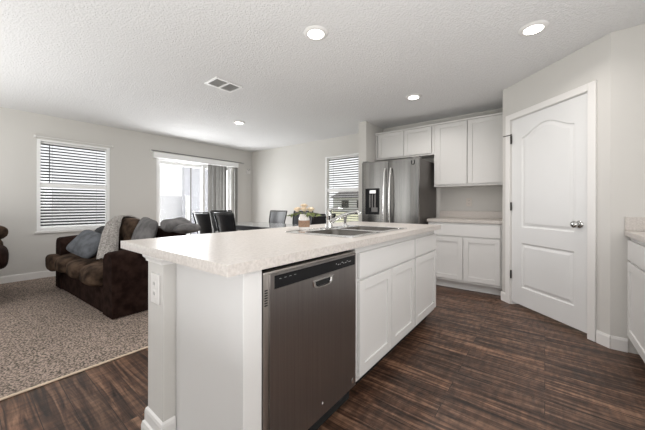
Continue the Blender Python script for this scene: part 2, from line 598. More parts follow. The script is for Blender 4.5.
def door_leaf(b, u0, u1, z0, z1, panels, t=0.035, n0=0.0):
    """moulded leaf: flat field with sunk grooves round raised panels"""
    bm, f = b.bm, b.f
    def ring(pts, n):
        return [bm.verts.new(f @ Vector((p[0], n, p[1]))) for p in pts]
    outer = [(u0, z0), (u1, z0), (u1, z1), (u0, z1)]
    ro = ring(outer, n0)
    edges = [bm.edges.new((ro[i], ro[(i + 1) % 4])) for i in range(4)]
    for pts in panels:
        cu = sum(p[0] for p in pts) / len(pts); cz = (min(p[1] for p in pts) + max(p[1] for p in pts)) / 2
        hu = (max(p[0] for p in pts) - min(p[0] for p in pts)) / 2; hz = (max(p[1] for p in pts) - min(p[1] for p in pts)) / 2
        def inset(d):
            return [(cu + (p[0] - cu) * (hu - d) / hu, cz + (p[1] - cz) * (hz - d) / hz) for p in pts]
        r0 = ring(pts, n0)
        n = len(pts)
        edges += [bm.edges.new((r0[i], r0[(i + 1) % n])) for i in range(n)]
        prev = r0
        for d, dn in ((0.010, -0.009), (0.022, -0.009), (0.045, -0.002)):
            r1 = ring(inset(d), n0 + dn)
            for i in range(n):
                bm.faces.new((prev[i], prev[(i + 1) % n], r1[(i + 1) % n], r1[i]))
            prev = r1
        bm.faces.new(prev)
    bmesh.ops.triangle_fill(bm, use_beauty=True, use_dissolve=False, edges=edges)
    rb = ring(outer, n0 - t)
    for i in range(4):
        bm.faces.new((ro[i], ro[(i + 1) % 4], rb[(i + 1) % 4], rb[i]))
    bm.faces.new(rb[::-1])

PU0, PU1 = 0.262, 0.828
arch = [(PU0, 0.868), (PU1, 0.868), (PU1, 1.822)]
for k in range(1, 16):
    t = k / 16
    uu = PU1 + (PU0 - PU1) * t
    zz = 1.822 + 0.105 * (0.5 - 0.5 * math.cos(2 * PI * t)) ** 0.8
    arch.append((uu, zz))
arch.append((PU0, 1.822))
low = [(PU0, 0.222), (PU1, 0.222), (PU1, 0.70), (PU0, 0.70)]
b = B(PF)
door_leaf(b, D0 + 0.0135, D1 - 0.0135, 0.035, DT - 0.011, [arch, low], n0=-0.006)
ob('door_leaf', b, 'door', door, recalc=True)
for zc in (1.83, 1.09, 0.335):
    b = B(PF)
    b.tube([(D0 + 0.0125, 0.004, zc - 0.045), (D0 + 0.0125, 0.004, zc + 0.045)], 0.0075, 10)
    if zc > 1.5:   # hinge-pin door stop
        b.tube([(D0 + 0.012, 0.006, zc + 0.05), (D0 + 0.012, 0.006, zc + 0.062)], 0.009, 10)
        b.tube([(D0 + 0.012, 0.010, zc + 0.055), (D0 - 0.055, 0.045, zc + 0.05)], 0.0045, 8)
    tag(ob('hinge', b, 'bronze', door, smooth=True), 'dark metal hinge')
KU, KZ = D1 - 0.083, 0.94
b = B(PF @ Matrix.Translation((KU, -0.006, KZ)) @ Matrix.Rotation(-PI / 2, 4, 'X'))
b.lathe([(0.001, 0.0005), (0.033, 0.0005), (0.033, 0.004), (0.028, 0.010), (0.013, 0.012), (0.011, 0.028), (0.02, 0.034), (0.029, 0.045),
         (0.031, 0.056), (0.026, 0.066), (0.014, 0.071), (0.001, 0.072)], n=28)
tag(ob('door_knob', b, 'chrome', door, smooth=True), 'round chrome knob')
b = B(PF); b.box(D1 - 0.0125, D1 - 0.0108, -0.03, 0.001, KZ - 0.03, KZ + 0.03)
tag(ob('latch_plate', b, 'bronze', door), 'dark latch plate')

# ---------------------------------------------------------------- windows
def window(name, F, u0, u1, z0, z1, sill=True):
    root = struct_root(name, F @ Vector(((u0 + u1) / 2, 0, z0)))
    b = B(F)
    fw = 0.042
    n0, n1 = -0.075, 0.006
    for a in ((u0 + .001, u0 + fw, z0 + .001, z1 - .001), (u1 - fw, u1 - .001, z0 + .001, z1 - .001),
              (u0 + fw, u1 - fw, z1 - 0.03, z1 - .001), (u0 + fw, u1 - fw, z0 + .001, z0 + 0.05)):
        b.box(a[0], a[1], n0, n1, a[2], a[3], bevel=0.004)
    ob('window_frame', b, 'vinyl', root)
    zm = z0 + (z1 - z0) * 0.502
    b = B(F); b.box(u0 + fw + .001, u1 - fw - .001, -0.03, -0.006, zm - 0.032, zm + 0.032, bevel=0.004)
    ob('meeting_rail', b, 'vinyl', root)
    b = B(F); b.box(u0 + fw, u1 - fw, -0.098, -0.094, z0 + 0.03, z1 - 0.02)
    ob('pane', b, 'glass', root)
    if sill:
        b = B(F); b.box(u0 - 0.02, u1 + 0.02, 0.0005, 0.03, z0 - 0.03, z0, bevel=0.005)
        ob('window_sill', b, 'trim', root)
    return root

def slat_blind(F, u0, u1, z0, z1, label, tilt=33, pitch=0.0452, wand=True):
    root = thing('window_blind', label, 'blind', F @ Vector(((u0 + u1) / 2, -0.06, z0)))
    fw = 0.046
    zm = z0 + (z1 - z0) * 0.502
    a0, a1 = u0 + fw + .002, u1 - fw - .002
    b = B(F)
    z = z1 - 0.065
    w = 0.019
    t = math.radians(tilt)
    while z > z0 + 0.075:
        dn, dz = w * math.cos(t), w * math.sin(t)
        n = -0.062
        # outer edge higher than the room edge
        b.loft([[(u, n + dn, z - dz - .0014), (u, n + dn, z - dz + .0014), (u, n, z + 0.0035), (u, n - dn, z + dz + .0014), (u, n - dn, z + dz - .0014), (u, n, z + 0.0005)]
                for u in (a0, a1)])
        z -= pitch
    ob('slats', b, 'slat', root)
    b = B(F); b.box(a0, a1, -0.09, -0.036, z1 - 0.058, z1 - 0.033, bevel=0.003)
    tag(ob('headrail', b, 'vinyl', root), 'white headrail')
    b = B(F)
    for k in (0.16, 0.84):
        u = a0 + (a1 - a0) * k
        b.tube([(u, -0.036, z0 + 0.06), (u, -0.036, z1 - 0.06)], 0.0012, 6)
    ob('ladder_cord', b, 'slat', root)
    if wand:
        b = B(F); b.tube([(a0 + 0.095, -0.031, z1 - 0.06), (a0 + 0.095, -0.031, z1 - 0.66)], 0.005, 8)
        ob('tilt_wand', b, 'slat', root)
    return root

FL = frame((XL, 0, 0), (0, 1, 0), (1, 0, 0))
FB = frame((0, YB, 0), (1, 0, 0), (0, -1, 0))
window('window_1', FL, *WIN_L)
slat_blind(FL, *WIN_L, 'horizontal slat blind, coloured as if backlit, in the living room window beyond the sofa')
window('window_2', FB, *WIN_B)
slat_blind(FB, *WIN_B, 'horizontal slat blind, coloured as if backlit, in the dining window beside the fridge', tilt=-17, wand=False)

# thin pale rod over the living room window
rod = thing('curtain_rod', 'thin pale curtain rod above the living room window', 'curtain rod', FL @ Vector((1.13, 0, 2.09)))
b = B(FL); b.tube([(0.66, 0.045, 2.10), (1.62, 0.045, 2.10)], 0.007, 10)
ob('rod', b, 'lampring', rod, smooth=True)
for u in (0.67, 1.61):
    b = B(FL); b.box(u - 0.012, u + 0.012, 0.0005, 0.055, 2.085, 2.115, bevel=0.003)
    ob('bracket', b, 'lampring', rod)

# sliding patio door
sd = struct_root('door_2', FL @ Vector((3.17, 0, 0)))
u0, u1, z0, z1 = SLIDE
b = B(FL)
for a in ((u0 + .001, u0 + 0.05, 0.01, z1 - .001), (u1 - 0.05, u1 - .001, 0.01, z1 - .001), (u0 + 0.05, u1 - 0.05, z1 - 0.05, z1 - .001), (u0 + 0.05, u1 - 0.05, 0.01, 0.05)):
    b.box(a[0], a[1], -0.125, -0.003, a[2], a[3], bevel=0.004)
ob('door_frame', b, 'vinyl', sd)
def leaf(u0, u1, n, nm):
    b = B(FL)
    for a in ((u0, u0 + 0.055, 0.052, z1 - 0.052), (u1 - 0.055, u1, 0.052, z1 - 0.052), (u0 + 0.055, u1 - 0.055, z1 - 0.12, z1 - 0.052), (u0 + 0.055, u1 - 0.055, 0.052, 0.14)):
        b.box(a[0], a[1], n - 0.018, n + 0.018, a[2], a[3], bevel=0.004)
    o = ob('door_leaf', b, 'vinyl', sd)
    b = B(FL); b.box(u0 + 0.05, u1 - 0.05, n - 0.003, n + 0.003, 0.13, z1 - 0.11)
    ob('pane', b, 'glass', o)
leaf(u0 + 0.052, 3.345, -0.10, 'fixed')
leaf(3.29, u1 - 0.052, -0.055, 'sliding')
b = B(FL); b.box(3.052, 3.082, -0.122, -0.12, 0.06, z1 - 0.06)
tag(ob('screen_stile', b, 'greyplastic', sd), 'grey screen door stile')

# vertical blind, stacked at the right of the sliding door
vb = thing('vertical_blind', 'vertical blind with white valance and grey vanes stacked at the patio door', 'blind', FL @ Vector((3.2, 0.04, 2.0)))
b = B(FL)
b.box(2.262, 4.135, 0.0005, 0.085, 1.995, 2.10, bevel=0.006)
ob('valance', b, 'vinyl', vb)
b = B(FL)
k = 0
u = 3.40
while u < 3.84:
    ang = math.radians(62 + 10 * math.sin(k * 2.3))
    du, dn = 0.044 * math.cos(ang), 0.030 * math.sin(ang)
    b.loft([[(u - du, 0.045 - dn, z), (u, 0.052, z), (u + du, 0.045 + dn, z), (u + du, 0.0462 + dn, z), (u, 0.0532, z), (u - du, 0.0462 - dn, z)] for z in (0.05, 1.99)])
    u += 0.047 + 0.03 * (k % 3 == 1)
    k += 1
for z in (0.0,):
    b.loft([[(4.04, 0.03, z_), (4.05, 0.06, z_), (4.12, 0.065, z_), (4.12, 0.062, z_), (4.052, 0.055, z_), (4.042, 0.03, z_)] for z_ in (0.05, 1.99)])
tag(ob('vanes', b, 'vane', vb), 'grey vertical vanes')
r2 = thing('curtain_rod', 'thin dark curtain rod running above the white valance of the patio door', 'curtain rod', FL @ Vector((3.2, 0, 2.12)))
b = B(FL); b.tube([(2.215, 0.06, 2.128), (4.30, 0.06, 2.118)], 0.008, 10)
ob('rod', b, 'greyplastic', r2, smooth=True)
for u in (2.235, 4.28):
    b = B(FL); b.lathe([(0.001, 0.0), (0.012, 0.0), (0.012, 0.05), (0.016, 0.055), (0.016, 0.06), (0.001, 0.06)], n=12) if False else b.box(u - 0.01, u + 0.01, 0.0005, 0.052, 2.10, 2.142, bevel=0.003)
    ob('bracket', b, 'lampring', r2)

# small sensor near the far corner
sn = thing('wall_sensor', 'small white sensor on the wall in the far corner of the room', 'sensor', FL @ Vector((4.47, 0, 1.95)))
b = B(FL); b.box(4.425, 4.525, 0.0005, 0.03, 1.88, 2.0, bevel=0.008)
ob('body', b, 'plate', sn)
b = B(FL)
for (u, z) in ((4.44, 1.985), (4.50, 1.985), (4.475, 1.955)):
    b.box(u - 0.012, u + 0.012, 0.0302, 0.032, z - 0.01, z + 0.01)
tag(ob('spot', b, 'greyplastic', sn), 'dark spots')

# ---------------------------------------------------------------- ceiling fixtures
def downlight(label, x, y, power, spread=150):
    t = thing('recessed_light', label, 'ceiling light', (x, y, H), 'recessed lights in the ceiling')
    b = B(); b.lathe([(0.062, -0.0005), (0.062, -0.012), (0.072, -0.014), (0.092, -0.007), (0.096, -0.0005)], (x, y, H), n=32, cap=False)
    ob('trim_ring', b, 'lampring', t, smooth=True)
    b = B(); b.lathe([(0.001, -0.011), (0.0615, -0.011), (0.0615, -0.002), (0.001, -0.002)], (x, y, H), n=32)
    tag(ob('lens', b, 'lens', t), 'glowing white lens')
    l = bpy.data.lights.new('recessed_lamp', 'AREA')
    l.shape = 'DISK'; l.size = 0.12; l.energy = power; l.color = (1.0, 0.95, 0.91); l.spread = math.radians(spread)
    o = bpy.data.objects.new('recessed_lamp', l)
    o.parent = t
    o.location = (0, 0, -0.016)
    COL.objects.link(o)
    return t
downlight('bright round recessed light in the ceiling above the island countertop', -1.405, 1.705, 6)
downlight('round recessed light in the ceiling in front of the pantry door', -0.072, 2.668, 2.5)
downlight('round recessed light in the ceiling in front of the fridge', -1.28, 3.45, 4)
downlight('small round recessed light in the ceiling farthest from the kitchen', -3.92, 2.80, 8)

vt = thing('ceiling_vent', 'rectangular white metal air vent in the ceiling', 'vent', (-2.82, 1.81, H))
b = B()
vx0, vx1, vy0, vy1 = -2.94, -2.70, 1.645, 1.98
for (a, c, d, e) in ((vx0, vx1, vy0, vy0 + 0.025), (vx0, vx1, vy1 - 0.025, vy1), (vx0, vx0 + 0.025, vy0 + 0.025, vy1 - 0.025), (vx1 - 0.025, vx1, vy0 + 0.025, vy1 - 0.025),
                     (vx0 + 0.025, vx1 - 0.025, 1.80, 1.825)):
    b.box(a, c, d, e, H - 0.012, H - 0.0005)
ob('frame', b, 'vinyl', vt, bevel=0.002)
b = B(); b.box(vx0 + 0.02, vx1 - 0.02, vy0 + 0.02, vy1 - 0.02, H - 0.003, H - 0.001)
ob('duct_opening', b, 'ventdark', vt)
b = B()
for s0, s1 in ((vy0 + 0.026, 1.799), (1.826, vy1 - 0.026)):
    x = vx0 + 0.032
    while x < vx1 - 0.03:
        b.loft([[(x, y, H - 0.004), (x + 0.001, y, H - 0.004), (x + 0.011, y, H - 0.012), (x + 0.010, y, H - 0.012)] for y in (s0, s1)])
        x += 0.0145
ob('louvers', b, 'ventmetal', vt)

# ---------------------------------------------------------------- cabinetry
def shaker(b, u0, u1, z0, z1, n0, t=0.019, rail=0.058, rec=0.009):
    b.box(u0, u0 + rail, n0, n0 + t, z0, z1)
    b.box(u1 - rail, u1, n0, n0 + t, z0, z1)
    b.box(u0 + rail, u1 - rail, n0, n0 + t, z0, z0 + rail)
    b.box(u0 + rail, u1 - rail, n0, n0 + t, z1 - rail, z1)
    b.box(u0 + rail, u1 - rail, n0, n0 + t - rec, z0 + rail, z1 - rail)

def base_unit(label, F, u0, u1, depth, fronts, drawers, top=0.8745, toe='cab', toe_h=0.105, open_top=True, toe_rec=0.075):
    """F: n = 0 at the face frame, room side positive. fronts/drawers are (u0,u1,z0,z1)"""
    t = thing('base_cabinet', label, 'cabinet', F @ Vector(((u0 + u1) / 2, -depth / 2, 0)))
    b = B(F)
    e = 0.018
    b.box(u0, u0 + e, -depth, -0.019, toe_h, top)
    b.box(u1 - e, u1, -depth, -0.019, toe_h, top)
    b.box(u0 + e, u1 - e, -depth, -0.019, toe_h, toe_h + e)
    b.box(u0 + e, u1 - e, -depth, -depth + 0.008, toe_h + e, top)
    # face frame
    fr = 0.032
    b.box(u0, u0 + fr, -0.019, 0.0, toe_h, top)
    b.box(u1 - fr, u1, -0.019, 0.0, toe_h, top)
    b.box(u0 + fr, u1 - fr, -0.019, 0.0, top - 0.05, top)
    b.box(u0 + fr, u1 - fr, -0.019, 0.0, toe_h, toe_h + 0.035)
    zz = drawers[0][2] if drawers else 0.68
    b.box(u0 + fr, u1 - fr, -0.019, 0.0, zz - 0.03, zz + 0.02)
    mids = sorted({(a[1] + c[0]) / 2 for a, c in zip(fronts, fronts[1:])})
    for mu in mids:
        b.box(mu - 0.02, mu + 0.02, -0.019, 0.0, toe_h + 0.035, zz - 0.03)
    ob('carcass', b, 'cab', t)
    b = B(F); b.box(u0, u1, -toe_rec - 0.015, -toe_rec, 0.001, toe_h - 0.0005)
    ob('toe_kick', b, toe, t)
    for d in fronts:
        b = B(F); shaker(b, d[0], d[1], d[2], d[3], 0.001)
        ob('door', b, 'cab', t, bevel=0.0015)
    for d in drawers:
        b = B(F); b.box(d[0], d[1], 0.001, 0.020, d[2], d[3])
        ob('drawer_front', b, 'cab', t, bevel=0.0025)
    return t

# island: faces +X
XF = -0.838
FI = frame((XF, 0, 0), (0, 1, 0), (1, 0, 0))
base_unit('white island cabinet under the sink, with two doors under one wide drawer front', FI, 1.368, 2.246, 0.465,
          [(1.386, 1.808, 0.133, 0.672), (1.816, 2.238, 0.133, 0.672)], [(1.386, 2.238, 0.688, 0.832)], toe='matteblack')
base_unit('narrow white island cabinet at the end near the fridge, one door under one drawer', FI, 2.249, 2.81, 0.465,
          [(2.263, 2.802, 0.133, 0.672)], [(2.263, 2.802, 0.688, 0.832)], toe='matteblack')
# end panel beside the dishwasher
ep = thing('end_panel', 'white cabinet end panel closing the island beside the dishwasher', 'cabinet panel', (-1.08, 0.64, 0))
b = B()
b.box(-1.318, XF, 0.606, 0.625, 0.001, 0.8745, bevel=0.0015)
ob('panel', b, 'cab', ep)
b = B(); b.box(XF - 0.019, XF + 0.018, 0.606, 0.692, 0.001, 0.8745, bevel=0.0015) if False else b.box(XF + 0.0005, XF + 0.018, 0.604, 0.686, 0.001, 0.8745, bevel=0.002)
ob('stile', b, 'cab', ep)

# knee wall with its trim
KX0, KX1, KY0, KY1 = -1.484, -1.322, 0.552, 2.81
b = B(); b.box(KX0, KX1, KY0, KY1, 0.0, 0.8745)
struct('wall_island', b, 'wall')
b = B()
def wrap(b, x0, x1, y0, y1, prof):
    """a moulding wrapped round the free end of the knee wall: left side, end, right side stub"""
    loops = []
    for off, z in prof:
        loops.append([(x0 - off, y1, z), (x0 - off, y0 - off, z), (x1 + off, y0 - off, z), (x1 + off, y0 + 0.05, z)])
    n = len(loops)
    vs = [[b.bm.verts.new(Vector(p)) for p in lp] for lp in loops]
    for i in range(n):
        a, c = vs[i], vs[(i + 1) % n]
        for k in range(3):
            b.bm.faces.new((a[k], a[k + 1], c[k + 1], c[k]))
    b.bm.faces.new([v[0] for v in vs]); b.bm.faces.new([v[3] for v in vs][::-1])
wrap(b, KX0, KX1, KY0, KY1, [(0.0005, 0.838), (0.007, 0.838), (0.009, 0.850), (0.018, 0.858), (0.020, 0.8742), (0.0005, 0.8742)])
struct('trim_2', b, 'trim')
b = B()
wrap(b, KX0, KX1, KY0, KY1, [(0.0005, 0.001), (0.022, 0.001), (0.022, 0.06), (0.018, 0.078), (0.011, 0.084), (0.011, 0.125), (0.008, 0.138), (0.0005, 0.146)])
struct('baseboard_island', b, 'trim')
ou = thing('wall_outlet', 'white outlet plate on the end of the island wall', 'outlet', (-1.393, KY0, 0.72))
FK = frame((0, KY0, 0), (1, 0, 0), (0, -1, 0))
b = B(FK); b.box(-1.437, -1.352, 0.0005, 0.008, 0.655, 0.79, bevel=0.003)
ob('cover_plate', b, 'plate', ou)
b = B(FK)
for zc in (0.745, 0.700):
    b.box(-1.411, -1.378, 0.0075, 0.0095, zc - 0.016, zc + 0.016, bevel=0.002)
ob('socket', b, 'plate', ou)
for zc in (0.745, 0.700):
    for u in (-1.402, -1.388):
        b = B(FK); b.box(u - 0.0015, u + 0.0015, 0.0094, 0.0098, zc - 0.006, zc + 0.007)
        tag(ob('slot', b, 'slot', ou), 'dark socket slot')

# island countertop with sink cut-out
CT0, CT1 = 0.876, 0.914
b = B(Matrix(((1, 0, 0, 0), (0, 0, 1, 0), (0, 1, 0, 0), (0, 0, 0, 1))))       # u = x, n = z, z = y
cells(b, (-1.741, -0.780), (0.516, 2.822), (CT0, CT1), [(-1.318, -0.872, 1.386, 2.172)])
bmesh.ops.remove_doubles(b.bm, verts=b.bm.verts[:], dist=1e-5)
tag(ob('island_countertop', b, 'counter', origin=(-1.26, 1.66, CT0)), 'long beige laminate countertop on top of the kitchen island', 'countertop')

# sink
sk = thing('kitchen_sink', 'stainless double bowl sink set into the island countertop', 'sink', (-1.11, 1.755, 0.914))
def rrect(x0, x1, y0, y1, r, z, n=5):
    pts = []
    for cx, cy, a0 in ((x1 - r, y1 - r, 0), (x0 + r, y1 - r, 90), (x0 + r, y0 + r, 180), (x1 - r, y0 + r, 270)):
        for k in range(n + 1):
            a = math.radians(a0 + 90 * k / n)
            pts.append((cx + r * math.cos(a), cy + r * math.sin(a), z))
    return pts
BOWLS = [(-1.272, -0.892, 1.402, 1.762), (-1.272, -0.892, 1.796, 2.156)]
b = B()
bm = b.bm
def eloop(pts):
    vs = [bm.verts.new(p) for p in pts]
    return vs, [bm.edges.new((vs[i], vs[(i + 1) % len(vs)])) for i in range(len(vs))]
RZ = 0.9195
ov, oe = eloop(rrect(-1.398, -0.858, 1.356, 2.200, 0.03, RZ))
he = []
for bw in BOWLS:
    hv, h_ = eloop(rrect(*bw, 0.05, RZ))
    he += h_
bmesh.ops.triangle_fill(bm, use_beauty=True, edges=oe + he)
lv = [bm.verts.new((v.co.x, v.co.y, 0.9145)) for v in ov]
for i in range(len(ov)):
    bm.faces.new((ov[i], ov[(i + 1) % len(ov)], lv[(i + 1) % len(ov)], lv[i]))
for lp, r in ((rrect(-1.396, -0.860, 1.358, 2.198, 0.03, RZ - 0.0008), 0.0035), (rrect(*BOWLS[0], 0.05, RZ), 0.003), (rrect(*BOWLS[1], 0.05, RZ), 0.003)):
    b.tube(lp + lp[:1], r, 6, cap=False)
ob('rim', b, 'lite_steel', sk, smooth=True)
for bw in BOWLS:
    b = B()
    x0, x1, y0, y1 = bw
    b.loft([rrect(x0 + d, x1 - d, y0 + d, y1 - d, r, z) for d, r, z in ((0.0, .05, RZ), (0.004, .05, RZ - 0.006), (0.008, 0.055, 0.80), (0.02, 0.06, 0.765), (0.06, 0.05, 0.757))], cap0=False)
    o = ob('bowl', b, 'sinksteel', sk, smooth=True, recalc=False)
    for p in o.data.polygons: p.flip()
    b = B(); cx, cy = (x0 + x1) / 2, (y0 + y1) / 2
    b.lathe([(0.001, 0.7595), (0.04, 0.7595), (0.043, 0.7575)], (cx, cy, 0), n=20)
    ob('drain', b, 'chrome', o, smooth=True)
# faucet
fc = thing('kitchen_faucet', 'chrome single lever faucet with long raised spout at the island sink', 'faucet', (-1.345, 1.80, 0.92))
fx, fy = -1.345, 1.80
b = B()
b.loft([rrect(fx - 0.028, fx + 0.028, fy - 0.10, fy + 0.10, 0.027, z) for z in (0.9198, 0.927)])
b.lathe([(0.030, 0.926), (0.028, 0.94), (0.0245, 0.955), (0.0235, 1.005), (0.026, 1.012), (0.026, 1.030), (0.021, 1.046), (0.008, 1.052)], (fx, fy, 0), n=24)
ob('body', b, 'chrome', fc, smooth=True)
b = B()
sp = []
for k in range(15):
    t = k / 14
    sp.append((fx + 0.015 + 0.235 * t, fy + 0.02 * t, 0.968 + 0.145 * t - 0.062 * t * t))
sp += [(fx + 0.262, fy + 0.022, 1.046), (fx + 0.268, fy + 0.0225, 1.030)]
b.tube(sp, [0.0165] * 3 + [0.0135] * 12 + [0.014, 0.0145], 14)
ob('spout', b, 'chrome', fc, smooth=True)
b = B()
b.tube([(fx - 0.012, fy, 1.048), (fx + 0.0, fy, 1.062), (fx + 0.03, fy + 0.012, 1.072), (fx + 0.075, fy + 0.03, 1.073), (fx + 0.105, fy + 0.04, 1.069)], [0.013, 0.013, 0.0095, 0.0075, 0.0065], 12)
ob('lever', b, 'chrome', fc, smooth=True)
sy = thing('side_sprayer', 'small chrome side sprayer standing on the sink rim beside the faucet', 'sprayer', (-1.345, 2.03, 0.92))
b = B(); b.lathe([(0.022, 0.9198), (0.022, 0.926), (0.016, 0.934), (0.014, 0.945)], (-1.345, 2.03, 0), n=18)
ob('holder', b, 'chrome', sy, smooth=True)
b = B(); b.lathe([(0.010, 0.9455), (0.011, 0.97), (0.016, 0.995), (0.018, 1.015), (0.012, 1.024)], (-1.345, 2.03, 0), n=18)
tag(ob('spray_head', b, 'greyplastic', sy, smooth=True), 'dark spray head')

# dishwasher
dw = thing('dishwasher', 'stainless steel dishwasher built into the end of the island', 'dishwasher', (-1.08, 1.022, 0))
DY0, DY1 = 0.702, 1.360
b = B(FI); b.box(DY0 + 0.012, DY1 - 0.012, -0.455, -0.026, 0.02, 0.845)
ob('tub', b, 'matteblack', dw)
b = B(FI); b.box(DY0, DY1, -0.024, 0.006, 0.108, 0.847, bevel=0.006)
# rounded side edge of the door
tag(ob('door_body', b, 'edge_steel', dw), 'paler steel door edge')
# front skin with a notch for the recessed grip
GY0, GY1, GZ0, GZ1 = 0.972, 1.138, 0.722, 0.760
b = B(FI)
cells(b, (DY0 + 0.026, DY1 - 0.012), (0.112, 0.838), (0.0065, 0.016), [(DY0 + 0.047, DY1 - 0.022, 0.777, 0.829), (GY0 + 0.012, GY1 - 0.012, GZ0 + 0.004, GZ1 - 0.002)])
bmesh.ops.remove_doubles(b.bm, verts=b.bm.verts[:], dist=1e-5)
ob('front_panel', b, 'dark_steel', dw)
b = B(FI); b.box(DY0 + 0.048, DY1 - 0.023, 0.0065, 0.0155, 0.778, 0.828)
cp = tag(ob('control_strip', b, 'black', dw), 'black control strip')
MARKS = [(1.16 + k * 0.0165, 0.010 if k % 2 else 0.006, 0.800 + 0.006 * (k % 3 == 0), 0.004) for k in range(9)] + [(0.775 + 0.028 * k, 0.012, 0.812, 0.0015) for k in range(4)]
for u, w, z, h_ in MARKS:
    b = B(FI); b.box(u, u + w, 0.0156, 0.0159, z, z + h_)
    ob('marking', b, 'whitemark', cp)
# pocket handle: a scooped bright lip
b = B(FI)
def scoop(sc, n, zt):
    pts = []
    cu = (GY0 + GY1) / 2
    hw = (GY1 - GY0) / 2 * sc
    pts.append((cu + hw, n, zt)); 
    for k in range(0, 9):
        a = PI * k / 8
        x = math.cos(a)
        pts.append((cu + hw * 0.93 * (abs(x) ** 0.45) * (1 if x >= 0 else -1), n, GZ1 - 0.006 - (GZ1 - GZ0 - 0.004) * sc * math.sin(a) ** 0.7))
    pts.append((cu - hw, n, zt))
    return pts
b.loft([scoop(1.0, 0.0165, GZ1 + 0.003), scoop(0.97, 0.021, GZ1 + 0.002), scoop(0.80, 0.021, GZ1 - 0.004), scoop(0.76, 0.0168, GZ1 - 0.006)], cap0=False, cap1=False)
tag(ob('grip_lip', b, 'lite_steel', dw, smooth=True), 'bright steel lip of the pocket grip')
b = B(FI); b.box(GY0 + 0.013, GY1 - 0.013, 0.0066, 0.0125, GZ0 + 0.006, GZ1 - 0.003)
tag(ob('grip_recess', b, 'matteblack', dw), 'dark recess behind the grip')
b = B(FI)
for k in range(7):
    z = 0.718 + k * 0.0095
    b.box(DY0 + 0.006, DY0 + 0.021, 0.0062, 0.0068, z, z + 0.0052)
tag(ob('vent_slots', b, 'matteblack', dw), 'dark vent slots at the door edge')
b = B(FI @ Matrix.Translation((1.322, 0.0161, 0.148)) @ Matrix.Rotation(-PI / 2, 4, 'X'))
b.lathe([(0.001, 0.0002), (0.014, 0.0002), (0.014, 0.0016), (0.011, 0.0024), (0.009, 0.0014), (0.001, 0.0014)], n=20)
tag(ob('badge', b, 'lite_steel', dw, smooth=True), 'small round steel badge')
b = B(FI); b.box(1.048, 1.056, 0.0161, 0.0169, 0.168, 0.176)
ob('sparkle_dot', b, 'plate', dw)  # pale square put in for a sparkle on the door
b = B(FI); b.box(DY0 + 0.01, DY1 - 0.01, -0.075, -0.06, 0.001, 0.104)
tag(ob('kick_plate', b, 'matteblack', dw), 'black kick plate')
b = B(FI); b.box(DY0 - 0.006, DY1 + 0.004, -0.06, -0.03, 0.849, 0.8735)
tag(ob('gap_shade_strip', b, 'matteblack', dw), 'black strip for the shaded gap under the counter')  # black bar stands in for the shade in the gap

# ---------------------------------------------------------------- fridge wall
YF = 3.992
FF = frame((0, YF, 0), (1, 0, 0), (0, -1, 0))
base_unit('white base cabinet between the fridge and the pantry, wide drawer over two doors', FF, -1.270, -0.400, 0.598,
          [(-1.248, -0.832, 0.137, 0.684), (-0.824, -0.420, 0.137, 0.684)], [(-1.248, -0.420, 0.703, 0.846)])
b = B(); b.box(-1.282, -0.3915, 3.964, YB - 0.0015, CT0, CT1, bevel=0.003)
tag(ob('wall_countertop', b, 'counter', origin=(-0.84, 4.28, CT0)), 'short beige laminate countertop on the base cabinet beside the fridge', 'countertop')
b = B(); b.box(-1.282, -0.3915, YB - 0.021, YB - 0.001, 0.9145, 1.018, bevel=0.003)
tag(ob('backsplash', b, 'counter', origin=(-0.84, YB, 0.9145)), 'low beige backsplash strip behind the counter beside the fridge', 'backsplash')
o2 = thing('wall_outlet', 'almond outlet plate on the wall above the counter beside the fridge', 'outlet', (-0.877, YB, 1.14))
b = B(FB); b.box(-0.915, -0.84, 0.0005, 0.007, 1.085, 1.205, bevel=0.003)
ob('cover_plate', b, 'tanplate', o2)
b = B(FB)
for zc in (1.168, 1.122):
    b.box(-0.893, -0.862, 0.0065, 0.0085, zc - 0.016, zc + 0.016, bevel=0.002)
ob('socket', b, 'tanplate', o2)
for zc in (1.168, 1.122):
    for u in (-0.884, -0.871):
        b = B(FB); b.box(u - 0.0015, u + 0.0015, 0.0084, 0.0088, zc - 0.006, zc + 0.007)
        tag(ob('slot', b, 'slot', o2), 'dark socket slot')

YU = 4.29
FU = frame((0, YU, 0), (1, 0, 0), (0, -1, 0))
def upper(label, u0, u1, z0, z1, doors):
    t = thing('wall_cabinet', label, 'cabinet', (0.5 * (u0 + u1), YU, z0))
    b = B(FU)
    b.box(u0, u1, -(YB - YU) + 0.0015, -0.019, z0, z1)
    fr = 0.03
    b.box(u0, u0 + fr, -0.019, 0, z0 - 0.0, z1); b.box(u1 - fr, u1, -0.019, 0, z0, z1)
    b.box(u0 + fr, u1 - fr, -0.019, 0, z0, z0 + 0.035); b.box(u0 + fr, u1 - fr, -0.019, 0, z1 - 0.035, z1)
    ob('carcass', b, 'cab', t)
    b = B(FU); b.box(u0, u1, 0.0005, 0.024, z1 - 0.018, z1 + 0.006, bevel=0.003)
    ob('top_moulding', b, 'cab', t)
    for d in doors:
        b = B(FU); shaker(b, d[0], d[1], d[2], d[3], 0.001)
        ob('door', b, 'cab', t, bevel=0.0015)
upper('short white wall cabinet with two doors mounted above the fridge', -2.236, -1.283, 1.845, 2.286,
      [(-2.175, -1.742, 1.868, 2.262), (-1.734, -1.318, 1.868, 2.262)])
upper('tall white wall cabinet with two doors right of the fridge, above the counter', -1.281, -0.400, 1.368, 2.286,
      [(-1.252, -0.842, 1.398, 2.262), (-0.834, -0.416, 1.398, 2.262)])

